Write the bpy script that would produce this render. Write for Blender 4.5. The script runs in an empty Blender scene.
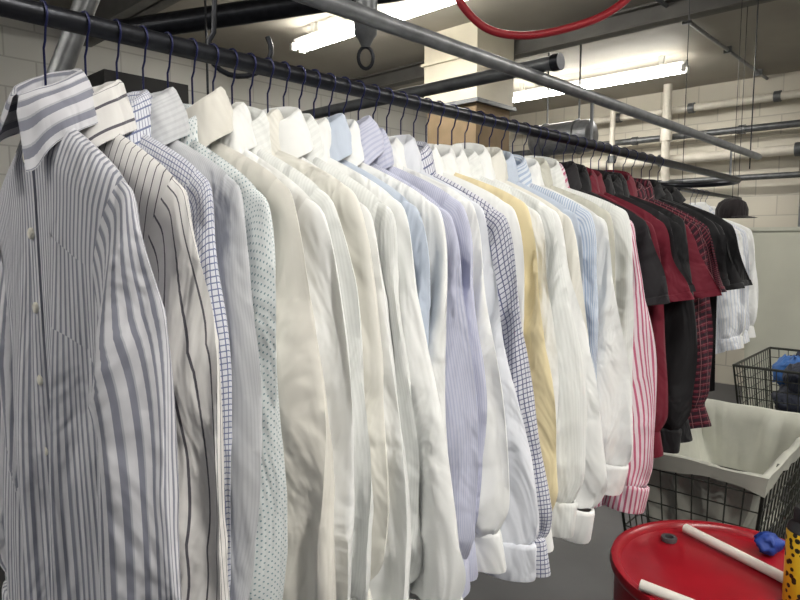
import bpy, bmesh, math, random
from mathutils import Vector, noise, Matrix
random.seed(7)
S = bpy.context.scene
S.view_settings.view_transform = 'Standard'
CZ = 1.55
def C(r,g,b):
    f=lambda c:(c/255/12.92) if c/255<=0.04045 else ((c/255+0.055)/1.055)**2.4
    return (f(r),f(g),f(b),1)

# ---------------------------------------------------------------- materials
def base_mat(name, col, rough=.6, metal=0., spec=.5):
    m=bpy.data.materials.new(name); m.use_nodes=True
    b=m.node_tree.nodes['Principled BSDF']
    b.inputs['Base Color'].default_value=col; b.inputs['Roughness'].default_value=rough
    b.inputs['Metallic'].default_value=metal
    b.inputs['Specular IOR Level'].default_value=spec
    return m
def noisy(name,c1,c2,scale=5,rough=.6,metal=0.,bump=.1,detail=6,spec=.5):
    m=base_mat(name,c1,rough,metal,spec); nt=m.node_tree; N=nt.nodes; L=nt.links; b=N['Principled BSDF']
    g=N.new('ShaderNodeNewGeometry'); n=N.new('ShaderNodeTexNoise'); n.inputs['Scale'].default_value=scale; n.inputs['Detail'].default_value=detail
    L.new(g.outputs['Position'],n.inputs['Vector'])
    r=N.new('ShaderNodeValToRGB'); r.color_ramp.elements[0].color=c1; r.color_ramp.elements[1].color=c2
    r.color_ramp.elements[0].position=.35; r.color_ramp.elements[1].position=.65
    L.new(n.outputs['Fac'],r.inputs['Fac']); L.new(r.outputs['Color'],b.inputs['Base Color'])
    bp=N.new('ShaderNodeBump'); bp.inputs['Strength'].default_value=bump; bp.inputs['Distance'].default_value=.01
    L.new(n.outputs['Fac'],bp.inputs['Height']); L.new(bp.outputs['Normal'],b.inputs['Normal'])
    return m
def block_mat(name,axis,c1,c2,cm):
    m=base_mat(name,c1,.6); nt=m.node_tree; N=nt.nodes; L=nt.links; b=N['Principled BSDF']
    g=N.new('ShaderNodeNewGeometry'); s=N.new('ShaderNodeSeparateXYZ'); c=N.new('ShaderNodeCombineXYZ')
    L.new(g.outputs['Position'],s.inputs[0]); L.new(s.outputs[axis],c.inputs['X']); L.new(s.outputs['Z'],c.inputs['Y'])
    br=N.new('ShaderNodeTexBrick'); br.inputs['Scale'].default_value=1
    br.inputs['Brick Width'].default_value=.4; br.inputs['Row Height'].default_value=.2; br.inputs['Mortar Size'].default_value=.006
    br.inputs['Color1'].default_value=c1; br.inputs['Color2'].default_value=c2; br.inputs['Mortar'].default_value=cm
    L.new(c.outputs[0],br.inputs['Vector']); L.new(br.outputs['Color'],b.inputs['Base Color'])
    bp=N.new('ShaderNodeBump'); bp.inputs['Strength'].default_value=.3; bp.inputs['Distance'].default_value=.01; bp.invert=True
    L.new(br.outputs['Fac'],bp.inputs['Height']); L.new(bp.outputs['Normal'],b.inputs['Normal'])
    return m
def fabric(name, base, stripes=(), dots=None, rough=.75, second=None):
    m=base_mat(name,base,rough,0,.3); nt=m.node_tree; N=nt.nodes; L=nt.links; b=N['Principled BSDF']
    b.inputs['Sheen Weight'].default_value=.08
    uv=N.new('ShaderNodeUVMap'); uv.uv_map='UVMap'
    sp=N.new('ShaderNodeSeparateXYZ'); L.new(uv.outputs[0],sp.inputs[0])
    def math_(op,a,bv=None):
        n=N.new('ShaderNodeMath'); n.operation=op
        for i,v in enumerate((a,bv)):
            if v is None: continue
            if isinstance(v,(int,float)): n.inputs[i].default_value=v
            else: L.new(v,n.inputs[i])
        return n.outputs[0]
    cur=None
    def mix(fac,col,cur):
        mx=N.new('ShaderNodeMix'); mx.data_type='RGBA'
        L.new(fac,mx.inputs[0]); mx.inputs[7].default_value=col
        if cur is None: mx.inputs[6].default_value=base
        else: L.new(cur,mx.inputs[6])
        return mx.outputs[2]
    for ax,per,wid,off,col in stripes:
        f=math_('FRACT',math_('ADD',math_('DIVIDE',sp.outputs['XY'.index(ax)],per),off+50))
        cur=mix(math_('LESS_THAN',f,wid),col,cur)
    if dots:
        per,rad,col=dots
        a=math_('DIVIDE',sp.outputs[0],per); c=math_('DIVIDE',sp.outputs[1],per)
        p=math_('SUBTRACT',math_('FRACT',math_('ADD',math_('ADD',a,c),50)),.5)
        q=math_('SUBTRACT',math_('FRACT',math_('ADD',math_('SUBTRACT',a,c),50)),.5)
        d=math_('ADD',math_('MULTIPLY',p,p),math_('MULTIPLY',q,q))
        cur=mix(math_('LESS_THAN',d,rad*rad),col,cur)
    if cur is not None: L.new(cur,b.inputs['Base Color'])
    tc=N.new('ShaderNodeTexCoord'); oi=N.new('ShaderNodeObjectInfo')
    mp=N.new('ShaderNodeMapping'); mp.inputs['Scale'].default_value=(1,1,.5)
    L.new(tc.outputs['Object'],mp.inputs['Vector'])
    cb=N.new('ShaderNodeCombineXYZ'); L.new(math_('MULTIPLY',oi.outputs['Random'],20.),cb.inputs[0]); L.new(cb.outputs[0],mp.inputs['Location'])
    n=N.new('ShaderNodeTexNoise'); n.inputs['Scale'].default_value=8; n.inputs['Detail'].default_value=3; n.inputs['Distortion'].default_value=1.1
    L.new(mp.outputs[0],n.inputs['Vector'])
    bp=N.new('ShaderNodeBump'); bp.inputs['Strength'].default_value=.95; bp.inputs['Distance'].default_value=.034
    L.new(n.outputs['Fac'],bp.inputs['Height']); L.new(bp.outputs['Normal'],b.inputs['Normal'])
    return m
def emis(name,col,st):
    m=base_mat(name,col); b=m.node_tree.nodes['Principled BSDF']
    b.inputs['Emission Color'].default_value=col; b.inputs['Emission Strength'].default_value=st
    return m

M_steel=noisy('painted_steel',C(108,110,112),C(88,90,92),20,.4,.5)
M_dark=noisy('dark_steel',C(40,42,48),C(30,31,36),30,.35,.6)
M_grey=noisy('galvanised_pipe',C(132,134,137),C(110,112,115),25,.4,.4)
M_black=base_mat('black_plastic',C(22,22,25),.5)
M_wire=base_mat('hanger_wire',C(28,32,76),.35,.4)
M_button=base_mat('button_pearl',C(225,222,210),.3)

# ---------------------------------------------------------------- mesh builder
class MB:
    def __init__(s): s.v=[];s.f=[];s.uv=[];s.mi=[];s.mats=[]
    def m(s,mat):
        if mat not in s.mats: s.mats.append(mat)
        return s.mats.index(mat)
    def grid(s,P,UV,mat,closed=False):
        nu=len(P); nv=len(P[0]); b=len(s.v); mi=s.m(mat)
        for r in P: s.v.extend(r)
        for i in range(nu if closed else nu-1):
            k=(i+1)%nu
            for j in range(nv-1):
                s.f.append((b+i*nv+j,b+k*nv+j,b+k*nv+j+1,b+i*nv+j+1))
                s.uv.append((UV(i,j),UV(i+1,j),UV(i+1,j+1),UV(i,j+1))); s.mi.append(mi)
    def box(s,lo,hi,mat):
        b=len(s.v); mi=s.m(mat)
        for z in (lo[2],hi[2]):
            for x,y in ((lo[0],lo[1]),(hi[0],lo[1]),(hi[0],hi[1]),(lo[0],hi[1])): s.v.append((x,y,z))
        for q in ((3,2,1,0),(4,5,6,7),(0,1,5,4),(1,2,6,5),(2,3,7,6),(3,0,4,7)):
            s.f.append(tuple(b+i for i in q)); s.uv.append(((0,0),(1,0),(1,1),(0,1))); s.mi.append(mi)
    def tube(s,pts,r,mat,n=10,caps=True):
        pts=[Vector(p) for p in pts]; b=len(s.v); mi=s.m(mat)
        rr=r if isinstance(r,(list,tuple)) else [r]*len(pts)
        up=None
        for i,p in enumerate(pts):
            t=(pts[min(i+1,len(pts)-1)]-pts[max(i-1,0)])
            if t.length<1e-9: t=Vector((0,0,1))
            t.normalize()
            if up is None:
                up=Vector((0,0,1)) if abs(t.z)<.9 else Vector((1,0,0))
            a=(up-t*up.dot(t)).normalized(); up=a; c=t.cross(a)
            for k in range(n):
                an=2*math.pi*k/n
                s.v.append(tuple(p+(a*math.cos(an)+c*math.sin(an))*rr[i]))
        for i in range(len(pts)-1):
            for k in range(n):
                k2=(k+1)%n
                s.f.append((b+i*n+k,b+i*n+k2,b+(i+1)*n+k2,b+(i+1)*n+k)); s.uv.append(((0,0),)*4); s.mi.append(mi)
        if caps:
            s.f.append(tuple(b+k for k in range(n))[::-1]); s.uv.append(((0,0),)*n); s.mi.append(mi)
            e=b+(len(pts)-1)*n
            s.f.append(tuple(e+k for k in range(n))); s.uv.append(((0,0),)*n); s.mi.append(mi)
    def lathe(s,c,prof,mat,n=32):
        P=[[ (c[0]+r*math.cos(2*math.pi*i/n),c[1]+r*math.sin(2*math.pi*i/n),c[2]+z) for r,z in prof] for i in range(n)]
        s.grid(P,lambda i,j:(i/n,prof[j][1]),mat,True)
    def obj(s,name,loc=(0,0,0),rot=0,merge=False,parent=None,smooth=40,origin=False):
        if origin:
            xs=[v[0] for v in s.v];ys=[v[1] for v in s.v];zs=[v[2] for v in s.v]
            o=((min(xs)+max(xs))/2,(min(ys)+max(ys))/2,min(zs)); s.v=[(v[0]-o[0],v[1]-o[1],v[2]-o[2]) for v in s.v]; loc=o
        me=bpy.data.meshes.new(name); me.from_pydata(s.v,[],s.f)
        ul=me.uv_layers.new(name='UVMap'); k=0
        for uvs in s.uv:
            for u in uvs: ul.data[k].uv=u; k+=1
        for mt in s.mats: me.materials.append(mt)
        me.polygons.foreach_set('material_index',s.mi)
        bm=bmesh.new(); bm.from_mesh(me)
        if merge: bmesh.ops.remove_doubles(bm,verts=bm.verts,dist=1e-5)
        bmesh.ops.recalc_face_normals(bm,faces=bm.faces)
        for f in bm.faces: f.smooth=True
        if smooth:
            for e in bm.edges:
                if len(e.link_faces)==2 and e.calc_face_angle(0)>math.radians(smooth): e.smooth=False
        bm.to_mesh(me); bm.free()
        o=bpy.data.objects.new(name,me); S.collection.objects.link(o); o.location=loc; o.rotation_euler[2]=rot
        if parent: o.parent=parent
        return o

# ---------------------------------------------------------------- room
CEIL=3.2
floor_m=noisy('floor_concrete',C(72,72,76),C(58,59,63),3,.45,0,.1)
ceil_m=noisy('ceiling_paint',C(164,159,148),C(148,143,133),1.2,.7,0,.15)
wl=block_mat('block_wall_left','Y',C(200,199,194),C(193,192,187),C(172,171,166))
wf=block_mat('block_wall_far','X',C(218,212,198),C(211,205,191),C(190,184,172))
def boxobj(name,lo,hi,mat):
    b=MB(); b.box(lo,hi,mat); return b.obj(name,origin=True)
boxobj('floor',(-5.2,-3,-.1),(3.7,7.5,0),floor_m)
boxobj('ceiling',(-5.2,-3,CEIL),(3.7,7.5,CEIL+.1),ceil_m)
boxobj('wall_left',(-5.2,-3,0),(-5.0,7.5,CEIL),wl)
boxobj('wall_back',(-5.0,7.3,0),(3.5,7.5,CEIL),wf)
boxobj('wall_right',(3.5,-3,0),(3.7,7.5,CEIL),wl)
M_beam=noisy('beam_paint',C(112,110,106),C(94,92,89),4,.6)
def beam(y0,x0,x1,h=.2,w=.12):
    b=MB(); b.box((x0,y0-w/2,CEIL-h),(x1,y0+w/2,CEIL-h+.015),M_beam); b.box((x0,y0-w/2,CEIL-.015),(x1,y0+w/2,CEIL),M_beam)
    b.box((x0,y0-.008,CEIL-h),(x1,y0+.008,CEIL),M_beam); return b.obj('ceiling_beam',origin=True)
beam(4.6,-5,3.5,.14); beam(1.9,-5,-1.5,.22,.16)
for x in (-1.75,-.2):
    b=MB(); b.tube([(x,2.2,CEIL-.03),(x,7.3,CEIL-.03)],.015,M_grey)
    for yy in (3,4,5,6,7): b.box((x-.03,yy-.015,CEIL-.055),(x+.03,yy+.015,CEIL),M_grey)
    b.obj('ceiling_conduit',origin=True)

# ---------------------------------------------------------------- fluorescents
M_tube=emis('tube_glow',(1,.965,.89,1),42)
M_hous=base_mat('fixture_housing',C(235,235,230),.4)
def fluoro(x0,x1,y,z=CEIL,drop=.03,power=60):
    b=MB()
    b.box((x0,y-.028,z-drop-.05),(x1,y+.028,z-drop),M_hous)
    b.box((x0+.2,y-.02,z-drop),(x0+.24,y+.02,z),M_hous); b.box((x1-.24,y-.02,z-drop),(x1-.2,y+.02,z),M_hous)
    for dy in (-.045,.045):
        b.tube([(x0+.03,y+dy,z-drop-.075),(x1-.03,y+dy,z-drop-.075)],.016,M_tube,12)
        for xx in (x0,x1-.03): b.box((xx,y+dy-.02,z-drop-.095),(xx+.03,y+dy+.02,z-drop-.04),M_hous)
    o=b.obj('fluorescent_light_fixture',origin=True)
    ld=bpy.data.lights.new('tube_light','AREA'); ld.shape='RECTANGLE'; ld.size=x1-x0; ld.size_y=.12; ld.energy=power; ld.color=(1,.97,.92)
    l=bpy.data.objects.new('tube_light',ld); S.collection.objects.link(l); l.parent=o
    l.location=(0,0,-.03)
    return o
fluoro(-4.1,-1.9,3.2,drop=.08,power=20)
fluoro(-3.95,-2.05,5.9,drop=.08,power=22)
fluoro(.0,2.2,.6,drop=.3,power=40)  # unseen fixture, added right of the camera to light the shirt fronts
fluoro(.0,2.2,3.4,drop=.3,power=32)  # also out of view, added as fill farther along the right side
fluoro(-2.6,-.4,-1.2,drop=.3,power=8)  # added out of view for a little fill at the near end
W=bpy.data.worlds.new('World'); S.world=W; W.use_nodes=True
W.node_tree.nodes['Background'].inputs[0].default_value=(.93,.96,1,1); W.node_tree.nodes['Background'].inputs[1].default_value=.22

# ---------------------------------------------------------------- shirts
def hermite(keys,t):
    n=len(keys)
    if t<=keys[0][0]: return keys[0][1:]
    for i in range(n-1):
        if t<=keys[i+1][0]: break
    t0,t1=keys[i][0],keys[i+1][0]; h=t1-t0; u=(t-t0)/h; out=[]
    for c in range(1,len(keys[0])):
        def sl(k):
            a=max(k-1,0); b=min(k+1,n-1); return (keys[b][c]-keys[a][c])/(keys[b][0]-keys[a][0])
        p0,p1=keys[i][c],keys[i+1][c]; m0,m1=sl(i)*h,sl(i+1)*h
        out.append((2*u**3-3*u*u+1)*p0+(u**3-2*u*u+u)*m0+(-2*u**3+3*u*u)*p1+(u**3-u*u)*m1)
    return out
def sst(a,b,x):
    t=max(0,min(1,(x-a)/(b-a))); return t*t*(3-2*t)
hc=bpy.data.curves.new('hanger','CURVE'); hc.dimensions='3D'; hc.bevel_depth=.0015; hc.bevel_resolution=2
def addsp(pts,cyc=False):
    sp=hc.splines.new('POLY'); sp.points.add(len(pts)-1)
    for p,q in zip(sp.points,pts): p.co=(q[0],q[1],q[2],1)
    sp.use_cyclic_u=cyc
hook=[(0,0,-.145),(0,0,-.04),(.006,0,-.032)]
for k in range(11):
    a=math.radians(-55+k*25); hook.append((.0175*math.cos(a)+.000,0,.0175*math.sin(a)-.002))
addsp(hook)
addsp([(0,0,-.145),(.18,0,-.21),(.19,0,-.216),(.18,0,-.222),(-.18,0,-.222),(-.19,0,-.216),(-.18,0,-.21)],True)
hc.materials.append(M_wire)

def shirt(y,mat,xr=-.87,zr=1.826,kind='dress',sw=.03,seed=None,W=.235,L=.80,yaw=None,name='dress_shirt',collar=None,ydr=None,sl=1.0,T=.018):
    sd=random.random()*100 if seed is None else seed
    rnd=random.Random(sd)
    q_=y*1.6   # neighbouring shirts press together, so their folds nest
    b=MB(); zs=-.21; zn=-.135; collar=collar or mat
    L=L+rnd.uniform(-.02,.03)
    W=W+rnd.uniform(-.014,.010)
    zs+=rnd.uniform(-.016,.012)
    ph=q_*3
    def ridge(x):
        ax=min(abs(x),W)
        if ax<.055: return zn
        t=(ax-.055)/(W-.055)
        return zn+(zs-zn)*(t**1.1)-.012*t**8
    Lh=lambda s_: zn-L+.05*abs(s_)**2.2
    def body(s_,v,side,off=0):
        xt=s_*W; zt=ridge(xt); zb=Lh(s_)
        z=zt+(zb-zt)*v; d=zt-z
        w=W-.03*sst(0,.12,d)+.012*sst(.2,.75,d)
        x=s_*w
        th=(T+.005*sst(.1,.6,d))*(max(0,1-abs(s_)**3))**.5*min(1,(d/.045))**.5
        fo=sst(.03,.5,d)
        nn=noise.noise(Vector((x*5,z*1.2,q_*2)))
        wave=.014*fo*math.sin(2*math.pi*x/.12+ph+3*nn)+.004*fo*math.sin(2*math.pi*x/.052+ph*2+4*nn)
        wave+=.005*noise.noise(Vector((x*9+sd,side*.6+sd,z*3)))*sst(.0,.1,d)
        return (x+.010*nn*fo, side*(th+off)+wave, z)
    nx,nv=36,44
    cols=[(-1+2*i/nx,-1) for i in range(nx)]+[(1-2*i/nx,1) for i in range(nx)]
    vs=[(j/nv)**1.35 for j in range(nv+1)]
    P=[[body(s_,v,sd_) for v in vs] for s_,sd_ in cols]
    def UVb(i,j):
        i2=i%(2*nx); s_,sd_=cols[i2]; 
        if i==2*nx: s_=-1
        return (s_*.25+.5, -vs[j]*L)
    b.grid(P,UVb,mat,True)
    if kind!='polo':
        rows=40; xs_=(-.016,-.0155,.0155,.016); of=(-.001,.0025,.0025,-.001)
        PP=[[body(x/W,.012+(.985*j/rows),-1,o_) for j in range(rows+1)] for x,o_ in zip(xs_,of)]
        b.grid(PP,lambda i,j:(xs_[i]+.5,-L*j/rows),mat)
    nb=7 if kind!='polo' else 2
    for k in range(nb):
        v=.05+.115*k if kind!='polo' else .04+.05*k
        c=Vector(body(0,v,-1,.005)); bi=len(b.v); mi=b.m(M_button); n=12
        for yy,r in ((.002,.0072),(-.0012,.0072),(-.0022,.0055)):
            for q in range(n): b.v.append((c.x+r*math.cos(2*math.pi*q/n),c.y+yy,c.z+r*math.sin(2*math.pi*q/n)))
        for rr in range(2):
            for q in range(n):
                q2=(q+1)%n; b.f.append((bi+rr*n+q,bi+rr*n+q2,bi+(rr+1)*n+q2,bi+(rr+1)*n+q)); b.uv.append(((0,0),)*4); b.mi.append(mi)
        b.f.append(tuple(bi+2*n+q for q in range(n))); b.uv.append(((0,0),)*n); b.mi.append(mi)
    if kind=='dress':
        PP=[[body((.06+.11*i/6)/W,.16+.13*j/6,-1,.002 if 0<i<6 else 0) for j in range(7)] for i in range(7)]
        b.grid(PP,lambda i,j:(.56+.11*i/6,-.16*L-.13*L*j/6),mat)
    # collar: stand + folded leaf with long front points
    rx,ry=.060,.030; dlt=.13; nf=52
    cj=rnd.uniform(-.014,.010); tilt=rnd.uniform(-.014,.012); crot=rnd.uniform(-.28,.28); fl_=rnd.uniform(.02,.18); squ=rnd.uniform(.84,1.04)
    low=.6 if kind=='polo' else 1
    Pc=[]
    for i in range(nf+1):
        f=dlt+(2*math.pi-2*dlt)*i/nf
        ff=(1+math.cos(f))/2; sgn=1 if f<math.pi else -1
        top=-.066+cj-.042*ff**1.2-(1-low)*.02
        side=abs(math.sin(f))
        leaf=(.050+.016*side+.046*ff**6)*low
        row=[]
        for (dr,kz,lf) in ((-.005,None,0),(-.004,-.014,0),(-.001,-.002,0),(.002,0,0),(.006,-.004,0),(.011,0,.25),(.016,0,.6),(.020,0,.97),(.0195,0,1.0)):
            fe=f+sgn*.50*ff**6*(lf)
            if kz is None: z=zn-.012-.01*ff
            else: z=top+kz-leaf*lf
            wob=.006*noise.noise(Vector((f*2,lf*2,sd)))
            px=(rx*squ+dr+wob)*math.sin(fe)*(1+fl_*lf); py=-(ry+dr+wob)*math.cos(fe)-.010*ff*lf
            row.append((px*math.cos(crot)-py*math.sin(crot)*.5,px*math.sin(crot)*.5+py, z+tilt*math.sin(f)))
        Pc.append(row)
    b.grid(Pc,lambda i,j:(-j*.011,i/nf*.4),collar)
    short = kind in('polo','short')
    for sg in (1,-1):
        s2=sw if sg>0 else rnd.uniform(-.02,.03)
        lf=(sl+rnd.uniform(-.05,.03)) if not short else .36
        wd=rnd.uniform(-.008,.014)
        O=[(0,W-.02,.004),(.07,W+.008,-.018),(.2,W+.026+wd*.4,-.11),(.5,W+.034+wd+.45*s2,-.31),(.85,W+.03+s2*.9+wd*.6,-.535),(.95,W+.016+s2,-.585),(1,W+.008+s2,-.60)]
        I=[(0,W-.095,-.15),(.07,W-.10,-.175),(.2,W-.108,-.23),(.5,W-.102+.45*s2,-.38),(.85,W-.085+s2*.9,-.55),(.95,W-.082+s2,-.588),(1,W-.08+s2,-.60)]
        if short:
            O=[(0,W-.02,.004),(.1,W+.008,-.018),(.4,W+.034,-.10),(1,W+.06+s2,-.21)]
            I=[(0,W-.095,-.15),(.1,W-.10,-.165),(.4,W-.10,-.19),(1,W-.075+s2,-.235)]
            lf=1
        nr,nl=28,60
        yo=(ydr if ydr is not None else .025*noise.noise(Vector((y*3,8.1,2.2)))) if sg>0 else 0
        p2=rnd.uniform(0,6)
        def spt(a,t,off=0):
            o=hermite(O,t); q=hermite(I,t)
            mx,mz=(o[0]+q[0])/2,(o[1]+q[1])/2
            hx,hz=(o[0]-q[0])/2+off,(o[1]-q[1])/2
            ca,sa=math.cos(a),math.sin(a)
            th=.017+.008*sst(0,.4,t)-.003*sst(.8,1,t)+off
            x=mx+hx*ca; z=(mz+hz*ca)*lf; yy=sa*th*(1-.25*abs(ca)**3)
            env=sst(.02,.25,t)*(1-.6*sst(.93,1,t))
            nn=noise.noise(Vector((x*6,sg*3+5,z*1.8+q_*2)))
            yy+=env*(.012*math.sin(2*math.pi*x/.095+q_*3+4*nn)+.007*noise.noise(Vector((x*8+sd,a*.3,z*3.5+sg))))
            cr=1-abs(noise.noise(Vector((x*5+z*2.0,z*2.6+q_,sg+sd*.01))))*3.2
            yy+=-.009*env*max(0,cr)**2*(1 if sa>0 else -1)*abs(sa)
            cr=1-abs(noise.noise(Vector((x*9-z*3+sd,z*6,4+sg))))*4
            yy+=.006*env*max(0,cr)**2*sa
            yy+=yo*t
            if not short: yy+=.0032*math.sin(a*9)*sst(.82,.95,t)
            x+=env*.014*noise.noise(Vector((sd,z*4.5,sg*5+a*.2)))
            return (sg*x,yy,zs+z)
        Ps=[[spt(2*math.pi*i/nr,(j/nl)) for j in range(nl+1)] for i in range(nr)]
        b.grid(Ps,lambda i,j:(i/nr*.30+.013,-j/nl*.6),mat,True)
        if not short:
            cx=W-.036+s2; z0=-.60*lf
            prof=[(-.003,.004),(.004,.002),(.0055,-.004),(.0065,-.03),(.0075,-.058),(.0065,-.063),(.004,-.061),(.003,-.03),(.0,0)]
            Pq=[]
            tl=rnd.uniform(-.3,.3); cwx=rnd.uniform(.043,.053)
            for i in range(nr):
                a=2*math.pi*i/nr; row=[]
                for r_,dz in prof:
                    hx=cwx+r_; hy=.073-cwx+r_
                    fl=1+.12*(dz/-.06)*math.sin(a*2+p2)
                    row.append((sg*(cx+hx*math.cos(a)*fl-tl*dz),hy*math.sin(a)*fl+yo,zs+z0+dz+(.004+tl*.05)*math.cos(a)))
                Pq.append(row)
            b.grid(Pq,lambda i,j:(i/nr*.24,prof[j][1]),collar,True)
        else:
            Pq=[[spt(2*math.pi*i/nr,t,o_) for t,o_ in ((.9,.0),(.905,.002),(1,.0025),(1,-.001),(.93,-.002))] for i in range(nr)]
            b.grid(Pq,lambda i,j:(i/nr*.3,-.5-j*.01),collar,True)
    yw=(.16*noise.noise(Vector((y*2.5,3.3,1.1)))+rnd.uniform(-.02,.02)) if yaw is None else yaw
    o=b.obj(name,(xr,y,zr),yw,merge=True,smooth=75)
    h=bpy.data.objects.new('hanger',hc); S.collection.objects.link(h); h.parent=o
    return o

F={}
F['grey_stripe']=fabric('fabric_grey_stripe',C(208,208,214),[('X',.0105,.42,0,C(132,134,148)),('X',.0105,.10,.62,C(176,178,186))])
F['pin']=fabric('fabric_pinstripe',C(226,224,222),[('X',.0145,.12,0,C(92,90,98))])
F['check']=fabric('fabric_check',C(220,222,230),[('X',.0062,.2,0,C(112,120,154)),('Y',.0062,.2,0,C(112,120,154))])
F['lgrey']=fabric('fabric_light_grey',C(200,202,206),[('X',.004,.4,0,C(190,192,197))])
F['dots']=fabric('fabric_dots',C(222,227,228),[],dots=(.0082,.19,C(122,150,158)))
F['ivory']=fabric('fabric_ivory',C(222,219,211))
F['white']=fabric('fabric_white',C(240,241,240))
F['white2']=fabric('fabric_white_herringbone',C(234,236,234),[('X',.006,.5,0,C(228,230,228))])
F['cream']=fabric('fabric_cream',C(230,228,220))
F['lblue']=fabric('fabric_light_blue',C(196,206,222))
F['lav']=fabric('fabric_lavender',C(202,204,222),[('X',.004,.4,0,C(184,188,212))])
F['bluew']=fabric('fabric_blue_white',C(226,229,237))
F['dcheck']=fabric('fabric_dark_check',C(220,221,229),[('X',.008,.2,0,C(96,100,134)),('Y',.008,.2,0,C(96,100,134))])
F['yellow']=fabric('fabric_yellow',C(228,214,174))
F['bstripe']=fabric('fabric_blue_stripe',C(220,226,235),[('X',.006,.45,0,C(172,188,212))])
F['wstripe']=fabric('fabric_white_faint_stripe',C(232,234,238),[('X',.012,.3,0,C(205,212,226))])
F['taupe']=fabric('fabric_taupe',C(202,201,190))
F['pink']=fabric('fabric_pink_stripe',C(232,218,225),[('X',.0085,.40,0,C(196,104,134))])
F['black']=fabric('fabric_black',C(26,26,29))
F['black2']=fabric('fabric_charcoal',C(32,30,34))
F['maroon']=fabric('fabric_maroon',C(106,24,42))
F['mplaid']=fabric('fabric_maroon_plaid',C(74,24,36),[('X',.02,.5,0,C(100,30,46)),('Y',.02,.5,.2,C(44,22,34)),('X',.02,.06,.3,C(150,100,104)),('Y',.02,.06,.4,C(140,86,94))])

row=[(.288,'grey_stripe',.03),(.345,'pin',.01),(.392,'check',-.01),(.434,'lgrey',-.035),(.476,'dots',-.02),
(.520,'ivory',.03),(.560,'white',.0),(.598,'white2',.03),(.636,'cream',.0),(.675,'white',.06),(.712,'white2',.02),(.750,'white',.10),
(.787,'lblue',-.01),(.827,'white',.02),(.868,'lav',.03),(.91,'lav',.02),(.955,'white',.05),(.998,'bluew',.10),(1.045,'dcheck',.075),(1.09,'white',.0),(1.135,'yellow',.05),(1.18,'white',.01),(1.235,'white2',.06),(1.29,'white',.09),
(1.35,'cream',.03),(1.40,'lblue',.02),(1.46,'bstripe',-.01),(1.515,'white',.06),(1.575,'taupe',-.01),(1.635,'white2',.0),(1.68,'pink',.05)]
remap=lambda y:.288+(y-.288)*.855
for y,k,sw in row:
    shirt(remap(y),F[k],sw=sw,collar=F['white'] if k in('yellow',) else None,W=.230 if y>.3 else .228, L=.80 if k!='pink' else .85, sl=1.06 if k=='pink' else (.97 if y>1.3 else .99),ydr=-.012 if y<.3 else None,T=.018 if y>.3 else .024)
drow=[(1.75,'black2','short'),(1.81,'black','short'),(1.87,'maroon','dress'),(1.93,'maroon','short'),(2.0,'black2','short'),(2.06,'black','dress'),(2.12,'black','dress'),(2.18,'maroon','short'),(2.26,'mplaid','dress'),(2.34,'mplaid','short'),(2.43,'black','polo'),(2.51,'black','polo'),(2.60,'black','polo')]
for y,k,t in drow:
    shirt(remap(y),F[k],kind=t,sw=random.uniform(0,.03)+(.02 if k=='maroon' else 0),name='polo_shirt' if t=='polo' else 'dress_shirt',L=.8 if t!='polo' else .72,sl=.97)
for i,(y,k) in enumerate(((3.74,'wstripe'),(3.82,'white'),(3.91,'wstripe'),(4.0,'white'))):
    shirt(y,F[k],xr=-1.25,sw=.03,yaw=.35)

# ---------------------------------------------------------------- rails
def arc(cx,cy,r,z,a0,a1,n=14): return [(cx+r*math.cos(a0+(a1-a0)*i/n),cy+r*math.sin(a0+(a1-a0)*i/n),z) for i in range(n+1)]
RZ=1.826
b=MB()
b.tube([(-.87,-1.6,RZ),(-.87,3.2,RZ)]+arc(-1.05,3.2,.18,RZ,0,math.pi)[1:]+[(-1.23,1.6,RZ)],.0135,M_dark,14)
b.obj('clothes_rail',origin=True)
PZ=1.962
b=MB(); b.tube([(-.87,-1.6,PZ),(-.87,3.55,PZ)],.016,M_grey,14); b.obj('overhead_support_pipe',origin=True)
def crossbar(yy,x1=-2.55):
    b=MB(); z=PZ+.035
    b.tube([(-.82,yy,z),(-.84,yy,z),(x1,yy,z)],[.018,.018,.018],M_steel,18)
    b.tube([(-.818,yy,z),(-.84,yy,z)],.021,M_dark,18)
    b.obj('pipe_crossbar',origin=True)
crossbar(1.47); crossbar(-1.2)
def rod(p,q,r=.003,mat=None,name='suspension_rod'):
    b=MB(); b.tube([p,q],r,mat or M_dark,8); b.obj(name,origin=True)
rod((-.895,3.5,1.9),(-.895,3.5,CEIL)); rod((-2.5,1.47,2.05),(-2.5,1.47,CEIL),.005)
for yy in (1.75,3.1): rod((-.87,yy,RZ+.014),(-.87,yy,PZ-.017),.005,M_grey,'rail_bracket')
b=MB(); b.tube([(-1.25,3.55,RZ),(-1.25,4.7,RZ)],.012,M_dark,12)
b.obj('clothes_rail',origin=True)
rod((-1.25,4.65,RZ+.013),(-1.25,4.65,CEIL),.002); rod((-1.25,3.60,RZ+.013),(-1.25,3.60,CEIL),.002)
b=MB(); b.tube([(-3.0,1.3,2.5),(-1.55,2.63,2.78)],.05,M_dark,20); b.tube([(-2.3,1.94,2.6),(-2.3,1.94,CEIL)],.01,M_dark)
b.tube([(-2.25,1.99,2.64),(-2.2,2.035,2.65)],.06,M_steel,20); b.obj('overhead_duct_pipe',origin=True)
b=MB(); b.tube([(-1.72,.52,1.75),(-1.6,.72,2.35),(-1.55,.80,CEIL)],.026,M_steel,14); b.obj('brace_pipe',origin=True)
rod((-1.9,.3,1.6),(-1.9,.3,CEIL),.012,M_grey,'vertical_conduit')
b=MB(); cx,cy=-1.15,1.11
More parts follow.
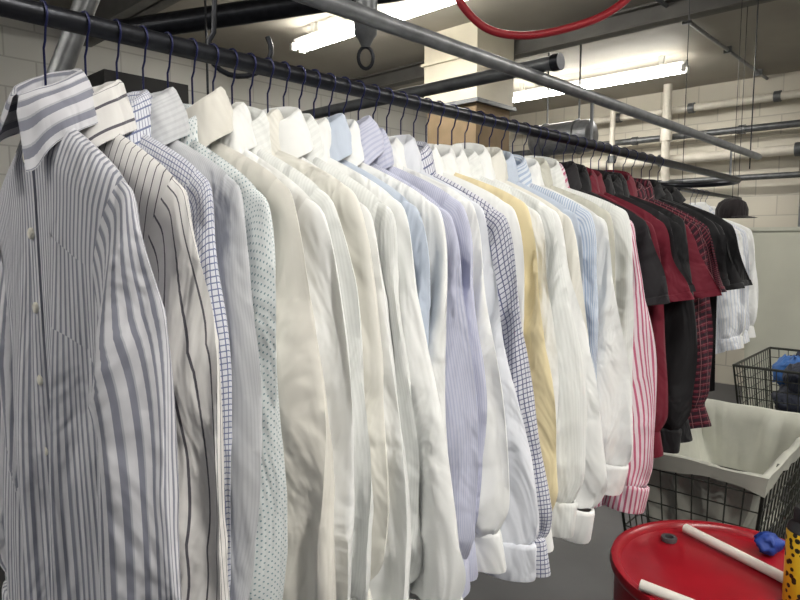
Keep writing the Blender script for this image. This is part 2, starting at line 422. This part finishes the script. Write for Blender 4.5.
b.tube([(cx,cy,CEIL),(cx,cy,2.16),(cx,cy,2.155),(cx,cy,2.14),(cx,cy,2.05),(cx,cy,2.04),(cx,cy,2.02)],[.023,.023,.028,.029,.028,.02,.01],M_steel,18)
b.tube([(cx+.0127*math.cos(a),cy+.0127*math.cos(a),1.995+.026*math.sin(a)) for a in [2*math.pi*i/20 for i in range(21)]],.0045,M_dark,8)
b.obj('hanging_hook',origin=True)
b=MB(); b.tube([(-1.32,.78,CEIL),(-1.3,.8,2.3)]+[(-1.27+.05*math.cos(a),.83+.05*math.cos(a),1.98+.06*math.sin(a)) for a in [math.pi*.8+1.35*math.pi*i/14 for i in range(15)]],.006,M_dark,8)
b.obj('ceiling_hook',origin=True)
pts=[(-1.75,1.7,3.19),(-1.68,1.84,2.9),(-1.56,1.96,2.57),(-1.53,1.99,2.47),(-1.46,2.06,2.385),(-1.36,2.15,2.36),(-1.24,2.26,2.385),(-1.12,2.37,2.445),(-1.04,2.45,2.56),(-.98,2.52,2.85),(-.95,2.56,3.19)]
fine=[]
ks=[(i,)+p for i,p in enumerate(pts)]
for i in range(81): fine.append(tuple(hermite(ks,i*10/80)))
M_red=base_mat('red_rubber',C(176,40,52),.4)
b=MB(); b.tube([(p[0],p[1],p[2]-.03) for p in fine[:-1]]+[fine[-1]],.015,M_red,12); b.obj('red_hose',origin=True)

# ---------------------------------------------------------------- far wall pipes
M_wp=noisy('painted_pipe',C(222,216,204),C(202,196,184),6,.5)
def wallpipe(z,y,r,x0,x1,couplings,mat):
    b=MB(); b.tube([(x0,y,z),(x1,y,z)],r,mat,14)
    for c in couplings: b.tube([(c-.03,y,z),(c+.03,y,z)],r*1.35,M_steel,14)
    for c in (x0+.3,(x0+x1)/2,x1-.3): b.tube([(c,y,z),(c,7.3,z)],.012,M_steel,8)
    return b.obj('wall_pipe',origin=True)
wallpipe(2.94,7.1,.04,-4.6,.6,(-3.2,-2.4,-1.6,-.9),M_wp)
wallpipe(2.66,7.1,.035,-4.6,.6,(-3.0,-1.9,-1.1),M_steel)
wallpipe(2.42,7.12,.05,-4.6,.6,(-2.7,-1.4),M_wp)
wallpipe(2.18,7.12,.03,-4.6,.6,(-3.1,-1.2),M_steel)
b=MB()
b.tube([(-2.6,6.95,3.19),(-2.6,6.95,2.3),(-2.6,7.0,2.2)],.045,M_wp,14); b.tube([(-2.6,6.95,2.75),(-2.6,6.95,2.6)],.06,M_wp,14)
b.obj('vertical_pipe',origin=True)
b=MB(); b.tube([(-1.3,7.0,2.95),(-1.3,7.0,0)],.05,M_grey,14); b.tube([(-1.3,7.0,2.3),(-1.3,7.0,2.2)],.065,M_steel,14); b.obj('vertical_pipe',origin=True)
b=MB(); b.tube([(-3.2,6.95,3.0),(-3.2,6.95,2.0)],.03,M_wp,12); b.tube([(-3.2,6.95,2.5),(-3.2,6.95,2.42)],.045,M_steel,12); b.obj('vertical_pipe',origin=True)

M_beige=noisy('beige_sheet',C(206,199,180),C(192,185,166),3,.5)
M_brown=noisy('cardboard',C(138,118,92),C(124,106,80),6,.8)
b=MB(); o_=-.08
b.box((-3.38+o_,4.0,2.62),(-2.85+o_,4.5,CEIL),M_beige); b.box((-3.40+o_,3.98,2.60),(-2.83+o_,4.52,2.63),M_steel)
b.box((-3.40+o_,3.98,2.95),(-2.83+o_,4.52,2.97),M_beige); b.box((-3.36+o_,4.02,2.2),(-2.87+o_,4.48,2.6),M_brown); b.box((-3.38+o_,4.0,2.17),(-2.85+o_,4.5,2.2),M_brown)
b.obj('air_duct',origin=True)
b=MB(); tx,ty,tz=-3.05,5.0,2.42
pr=[(0,0),(.08,.01),(.12,.03),(.135,.07),(.135,.53),(.12,.57),(.08,.59),(0,.6)]
P=[[(tx+z,ty+r*math.cos(2*math.pi*i/28),tz+r*math.sin(2*math.pi*i/28)) for r,z in pr] for i in range(28)]
b.grid(P,lambda i,j:(0,0),M_grey,True)
for dx in (.15,.45):
    b.tube([(tx+dx,ty+.14*math.cos(a),tz+.14*math.sin(a)) for a in [2*math.pi*i/24 for i in range(25)]],.008,M_steel,6)
    b.tube([(tx+dx,ty,tz+.13),(tx+dx,ty,CEIL)],.008,M_steel,8)
b.obj('water_tank',origin=True)
b=MB(); b.box((-3.4,1.1,0),(-2.7,1.9,2.0),M_dark); b.box((-3.43,1.07,1.98),(-2.67,1.93,2.01),M_steel)
b.box((-2.7,1.2,1.2),(-2.68,1.8,1.95),M_black); b.tube([(-2.66,1.25,1.4),(-2.66,1.25,1.7)],.012,M_steel,8)
b.box((-3.3,1.2,2.01),(-2.9,1.6,2.3),M_black)
b.obj('pressing_machine',origin=True)
b=MB()
for z in (.4,.9,1.4,1.85): b.box((-4.6,2.3,z),(-3.6,4.6,z+.03),M_steel)
for x in (-4.58,-3.64):
    for yy in (2.32,4.54): b.box((x,yy,0),(x+.04,yy+.04,2.2),M_dark)
for i in range(7):
    yy=2.4+i*.31; h=random.uniform(.2,.34); b.box((-4.4,yy,1.88),(-3.75,yy+.26,1.88+h),random.choice([M_brown,M_steel,M_dark]))
    b.box((-4.4,yy,.93),(-3.75,yy+.25,.93+h),random.choice([M_brown,M_steel,M_dark]))
b.obj('storage_shelf',origin=True)
b=MB(); M_cab=noisy('cabinet_paint',C(205,206,192),C(196,197,184),3,.45)
b.box((-1.4,5.6,.06),(-.5,6.2,1.62),M_cab); b.box((-1.42,5.58,1.62),(-.48,6.22,1.65),M_cab); b.box((-1.37,5.63,0),(-.53,6.17,.06),M_dark)
for x in (-1.38,-.94): b.box((x,5.585,.1),(x+.42,5.6,1.58),M_cab)
for x in (-.99,-.91): b.box((x,5.565,.8),(x+.02,5.585,1.0),M_steel)
b.obj('metal_cabinet',origin=True)
# dark cap hooked on a wire next to the far rail
b=MB(); M_cap=fabric('cap_cloth',C(30,24,27)); kx,ky,kz=-1.0,3.62,1.67
b.lathe((kx,ky,kz),[(.001,.10),(.035,.096),(.065,.075),(.078,.04),(.078,0),(.073,-.005),(.07,.03)],M_cap,24)
P=[[(kx+(.073+.05*j/4*max(0,math.cos(a)))*math.cos(a),ky+(.073+.05*j/4*max(0,math.cos(a)))*math.sin(a),kz+.005-.01*j/4) for j in range(5)] for a in [-1.3+2.6*i/12 for i in range(13)]]
b.grid(P,lambda i,j:(0,0),M_cap); b.tube([(kx,ky,kz+.10),(kx,ky,CEIL)],.0015,M_dark,6); b.obj('hanging_cap',origin=True)

# ---------------------------------------------------------------- laundry carts
M_wireg=base_mat('cart_wire',C(84,86,80),.35,.7)
M_liner=noisy('canvas_liner',C(196,197,186),C(174,175,166),5,.5,0,.4)
def cart(x0,x1,y0,y1,zt,zb,mat_l,cloth=None):
    b=MB(); r=.0028
    ins=.05
    def lerp(a,c,t): return a+(c-a)*t
    def rect(z,e=0):
        t=(zt-z)/(zt-zb); i=ins*t-e
        return [(x0+i,y0+i,z),(x1-i,y0+i,z),(x1-i,y1-i,z),(x0+i,y1-i,z)]
    R=rect(zt); b.tube(R+[R[0]],.008,M_wireg,8)
    nr=7
    for k in range(1,nr+1):
        R=rect(lerp(zt,zb,k/nr)); b.tube(R+[R[0]],r if k<nr else .006,M_wireg,6)
    T=rect(zt);Bt=rect(zb)
    for e in range(4):
        a,c=Vector(T[e]),Vector(T[(e+1)%4]); d,f=Vector(Bt[e]),Vector(Bt[(e+1)%4]); n=max(4,int((c-a).length/.055))
        for k in range(n+1): b.tube([a.lerp(c,k/n),d.lerp(f,k/n)],r if k%n else .006,M_wireg,6)
    for k in range(1,8):
        x=lerp(x0+ins,x1-ins,k/8); b.tube([(x,y0+ins,zb),(x,y1-ins,zb)],r,M_wireg,6)
    R=[(x0+.03,y0+.03,.14),(x1-.03,y0+.03,.14),(x1-.03,y1-.03,.14),(x0+.03,y1-.03,.14)]
    b.tube(R+[R[0]],.012,M_wireg,8)
    for i in range(4):
        b.tube([Bt[i],R[i]],.010,M_wireg,8)
        cx,cy,_=R[i]; b.tube([(cx,cy,.14),(cx,cy,.1)],.012,M_steel,8)
        b.tube([(cx-.012,cy,.045),(cx+.012,cy,.045)],.045,M_black,18)
        for s_ in (-.016,.014): b.box((cx+s_,cy-.012,.04),(cx+s_+.003,cy+.012,.105),M_steel)
    o=b.obj('laundry_cart',origin=True)
    l=MB(); n=30
    if not cloth:
        levels=[(zt-.05,-.004,1),(zt-.03,-.006,.6),(zt+.004,-.011,.2),(zt+.010,.0,0),(zt+.004,.012,.2),(zt-.06,.02,1),(zt-.14,.03,1.6),(zt-.22,.045,1.8),(lerp(zt,zb,.75),.07,1.6),(zb+.02,.08,.5)]
        P=[]
        for e in range(4):
            for k in range(n):
                t=k/n; colm=[]
                for j,(z,i_,na) in enumerate(levels):
                    R=rect(min(z,zt),0); i=i_
                    cs=[(R[0][0]+i,R[0][1]+i),(R[1][0]-i,R[1][1]+i),(R[2][0]-i,R[2][1]-i),(R[3][0]+i,R[3][1]-i)]
                    a,c=cs[e],cs[(e+1)%4]; x=lerp(a[0],c[0],t); y=lerp(a[1],c[1],t)
                    cx,cy=(x0+x1)/2,(y0+y1)/2
                    nn=noise.noise(Vector((x*13,y*13,z*7)))*na
                    inw=-.05*abs(nn) if j>3 else .012*abs(nn)
                    dx=x-cx; dy=y-cy; dl=(dx*dx+dy*dy)**.5
                    zz=z+(.025*noise.noise(Vector((x*8,y*8,0))) if j==0 else .006*noise.noise(Vector((x*8,y*8,3))))
                    colm.append((x+dx/dl*inw,y+dy/dl*inw,zz))
                P.append(colm)
        l.grid(P,lambda i,j:(i*.02,j*.05),mat_l,True)
    G=[[(lerp(x0+.09,x1-.09,i/14),lerp(y0+.09,y1-.09,j/20),zb+.03+(.10 if cloth else .16)*abs(noise.noise(Vector((i*.35,j*.35,x0*7))))) for j in range(21)] for i in range(15)]
    l.grid(G,lambda i,j:(i*.02,j*.02),mat_l)
    if cloth:
        for q in range(8):
            cx=lerp(x0+.17,x1-.17,random.random()); cy=lerp(y0+.17,y1-.17,(q%4+.5)/4); rr=.12; top=zt-.07 if q>3 else zt-.22
            Pq=[[(cx+rr*math.sin(th)*math.cos(ph)*(1+.35*noise.noise(Vector((math.cos(ph)*2,math.sin(ph)*2,th*2+q)))),cy+rr*math.sin(th)*math.sin(ph)*(1+.3*noise.noise(Vector((math.cos(ph)*2+5,math.sin(ph)*2,th*2+q)))),top+.10*math.cos(th)*(1+.5*noise.noise(Vector((math.cos(ph)*2,math.sin(ph)*2+9,th*3+q))))) for th in [math.pi*k/14 for k in range(15)]] for ph in [2*math.pi*k/20 for k in range(20)]]
            l.grid(Pq,lambda i,j:(0,0),cloth if q%2 else mat_l,True)
    lo=l.obj('liner' if not cloth else 'laundry_pile',merge=True,smooth=70); lo.parent=o; lo.matrix_parent_inverse=Matrix.Translation(o.location).inverted()
    return o
cart(-.97,-.47,2.20,3.10,.80,.36,M_liner)
M_blue=fabric('blue_cloth',C(60,104,168))
cart(-1.08,-.40,4.1,4.95,.80,.36,fabric('dark_cloth',C(52,56,70)),M_blue)

# ---------------------------------------------------------------- drum and items
M_drum=noisy('red_enamel',C(162,24,38),C(142,20,32),4,.3,0,.05)
DX,DY,DZ=.032,.020,-.02
b=MB(); dc=(-.387+DX,1.375+DY,0); R=.228
pr=[(0,.0),(R-.01,0),(R,.01),(R,.28),(R+.008,.29),(R+.008,.30),(R,.31),(R,.57),(R+.008,.58),(R+.008,.59),(R,.60),(R,.835),(R+.008,.84),(R+.011,.85),(R+.008,.862),(R,.864),(R-.008,.86),(R-.012,.848),(R-.03,.846),(R-.04,.85),(0,.852)]
b.lathe(dc,pr,M_drum,64)
b.obj('red_drum',origin=True,smooth=50)
M_pvc=base_mat('white_pvc',C(226,222,214),.35)
def ptube(p0,p1,r):
    b=MB(); o=Vector((DX,DY,DZ)); p0=Vector(p0)+o;p1=Vector(p1)+o; b.tube([p0,p1],r,M_pvc,18,False); b.tube([p0,p1],r*.8,M_pvc,18,False)
    for p in (p0,p1): 
        d=(p1-p0).normalized()*.0005; b.tube([p-d,p+d],[r,r*.8],M_pvc,18,False)
    return b.obj('plastic_tube',origin=True)
ptube((-.52,1.505,.8835),(-.27,1.40,.8835),.011)
ptube((-.49,1.165,.896),(-.30,1.18,.8845),.0105)
b=MB(); b.lathe((-.535+DX,1.44+DY,.8515),[(.010,0),(.017,0),(.018,.006),(.017,.010),(.010,.010),(.010,0)],M_steel,24); b.obj('metal_ring',origin=True)
b=MB()
Pq=[[(-.35+DX+.026*math.sin(th)*math.cos(ph)*(1+.6*noise.noise(Vector((math.cos(ph)*2,math.sin(ph)*2,th*2)))),1.53+DY+.03*math.sin(th)*math.sin(ph)*(1+.6*noise.noise(Vector((math.cos(ph)*2+4,math.sin(ph)*2,th*2)))),.875+.024*math.cos(th)) for th in [math.pi*k/14 for k in range(15)]] for ph in [2*math.pi*k/24 for k in range(24)]]
b.grid(Pq,lambda i,j:(0,0),base_mat('blue_rag',C(24,58,140),.6),True); b.obj('blue_rag',origin=True,merge=True,smooth=0)
m=base_mat('yellow_label',C(226,186,40),.35); nt=m.node_tree
n=nt.nodes.new('ShaderNodeTexVoronoi'); n.inputs['Scale'].default_value=70; tc=nt.nodes.new('ShaderNodeTexCoord'); nt.links.new(tc.outputs['Object'],n.inputs['Vector'])
rp=nt.nodes.new('ShaderNodeValToRGB'); rp.color_ramp.interpolation='CONSTANT'; rp.color_ramp.elements[0].color=C(30,26,20); rp.color_ramp.elements[1].color=C(226,186,40); rp.color_ramp.elements[1].position=.34
nt.links.new(n.outputs['Distance'],rp.inputs['Fac']); nt.links.new(rp.outputs['Color'],nt.nodes['Principled BSDF'].inputs['Base Color'])
b=MB(); cc=(-.249+DX,1.345+DY,.852)
b.lathe(cc,[(0,0),(.033,0),(.035,.004),(.035,.145),(.034,.149)],m,32); b.lathe(cc,[(.034,.149),(.035,.151),(.03,.163),(.024,.168),(.024,.19),(.021,.195),(0,.195)],M_black,32)
b.obj('spray_can',origin=True)

# ---------------------------------------------------------------- camera
cd=bpy.data.cameras.new('Camera'); cam=bpy.data.objects.new('Camera',cd); S.collection.objects.link(cam)
cam.location=(0,0,CZ); cam.rotation_euler=(math.radians(90-5.44),0,math.radians(43)); cd.lens=28.35; cd.sensor_width=36; cd.clip_start=.02
S.camera=cam
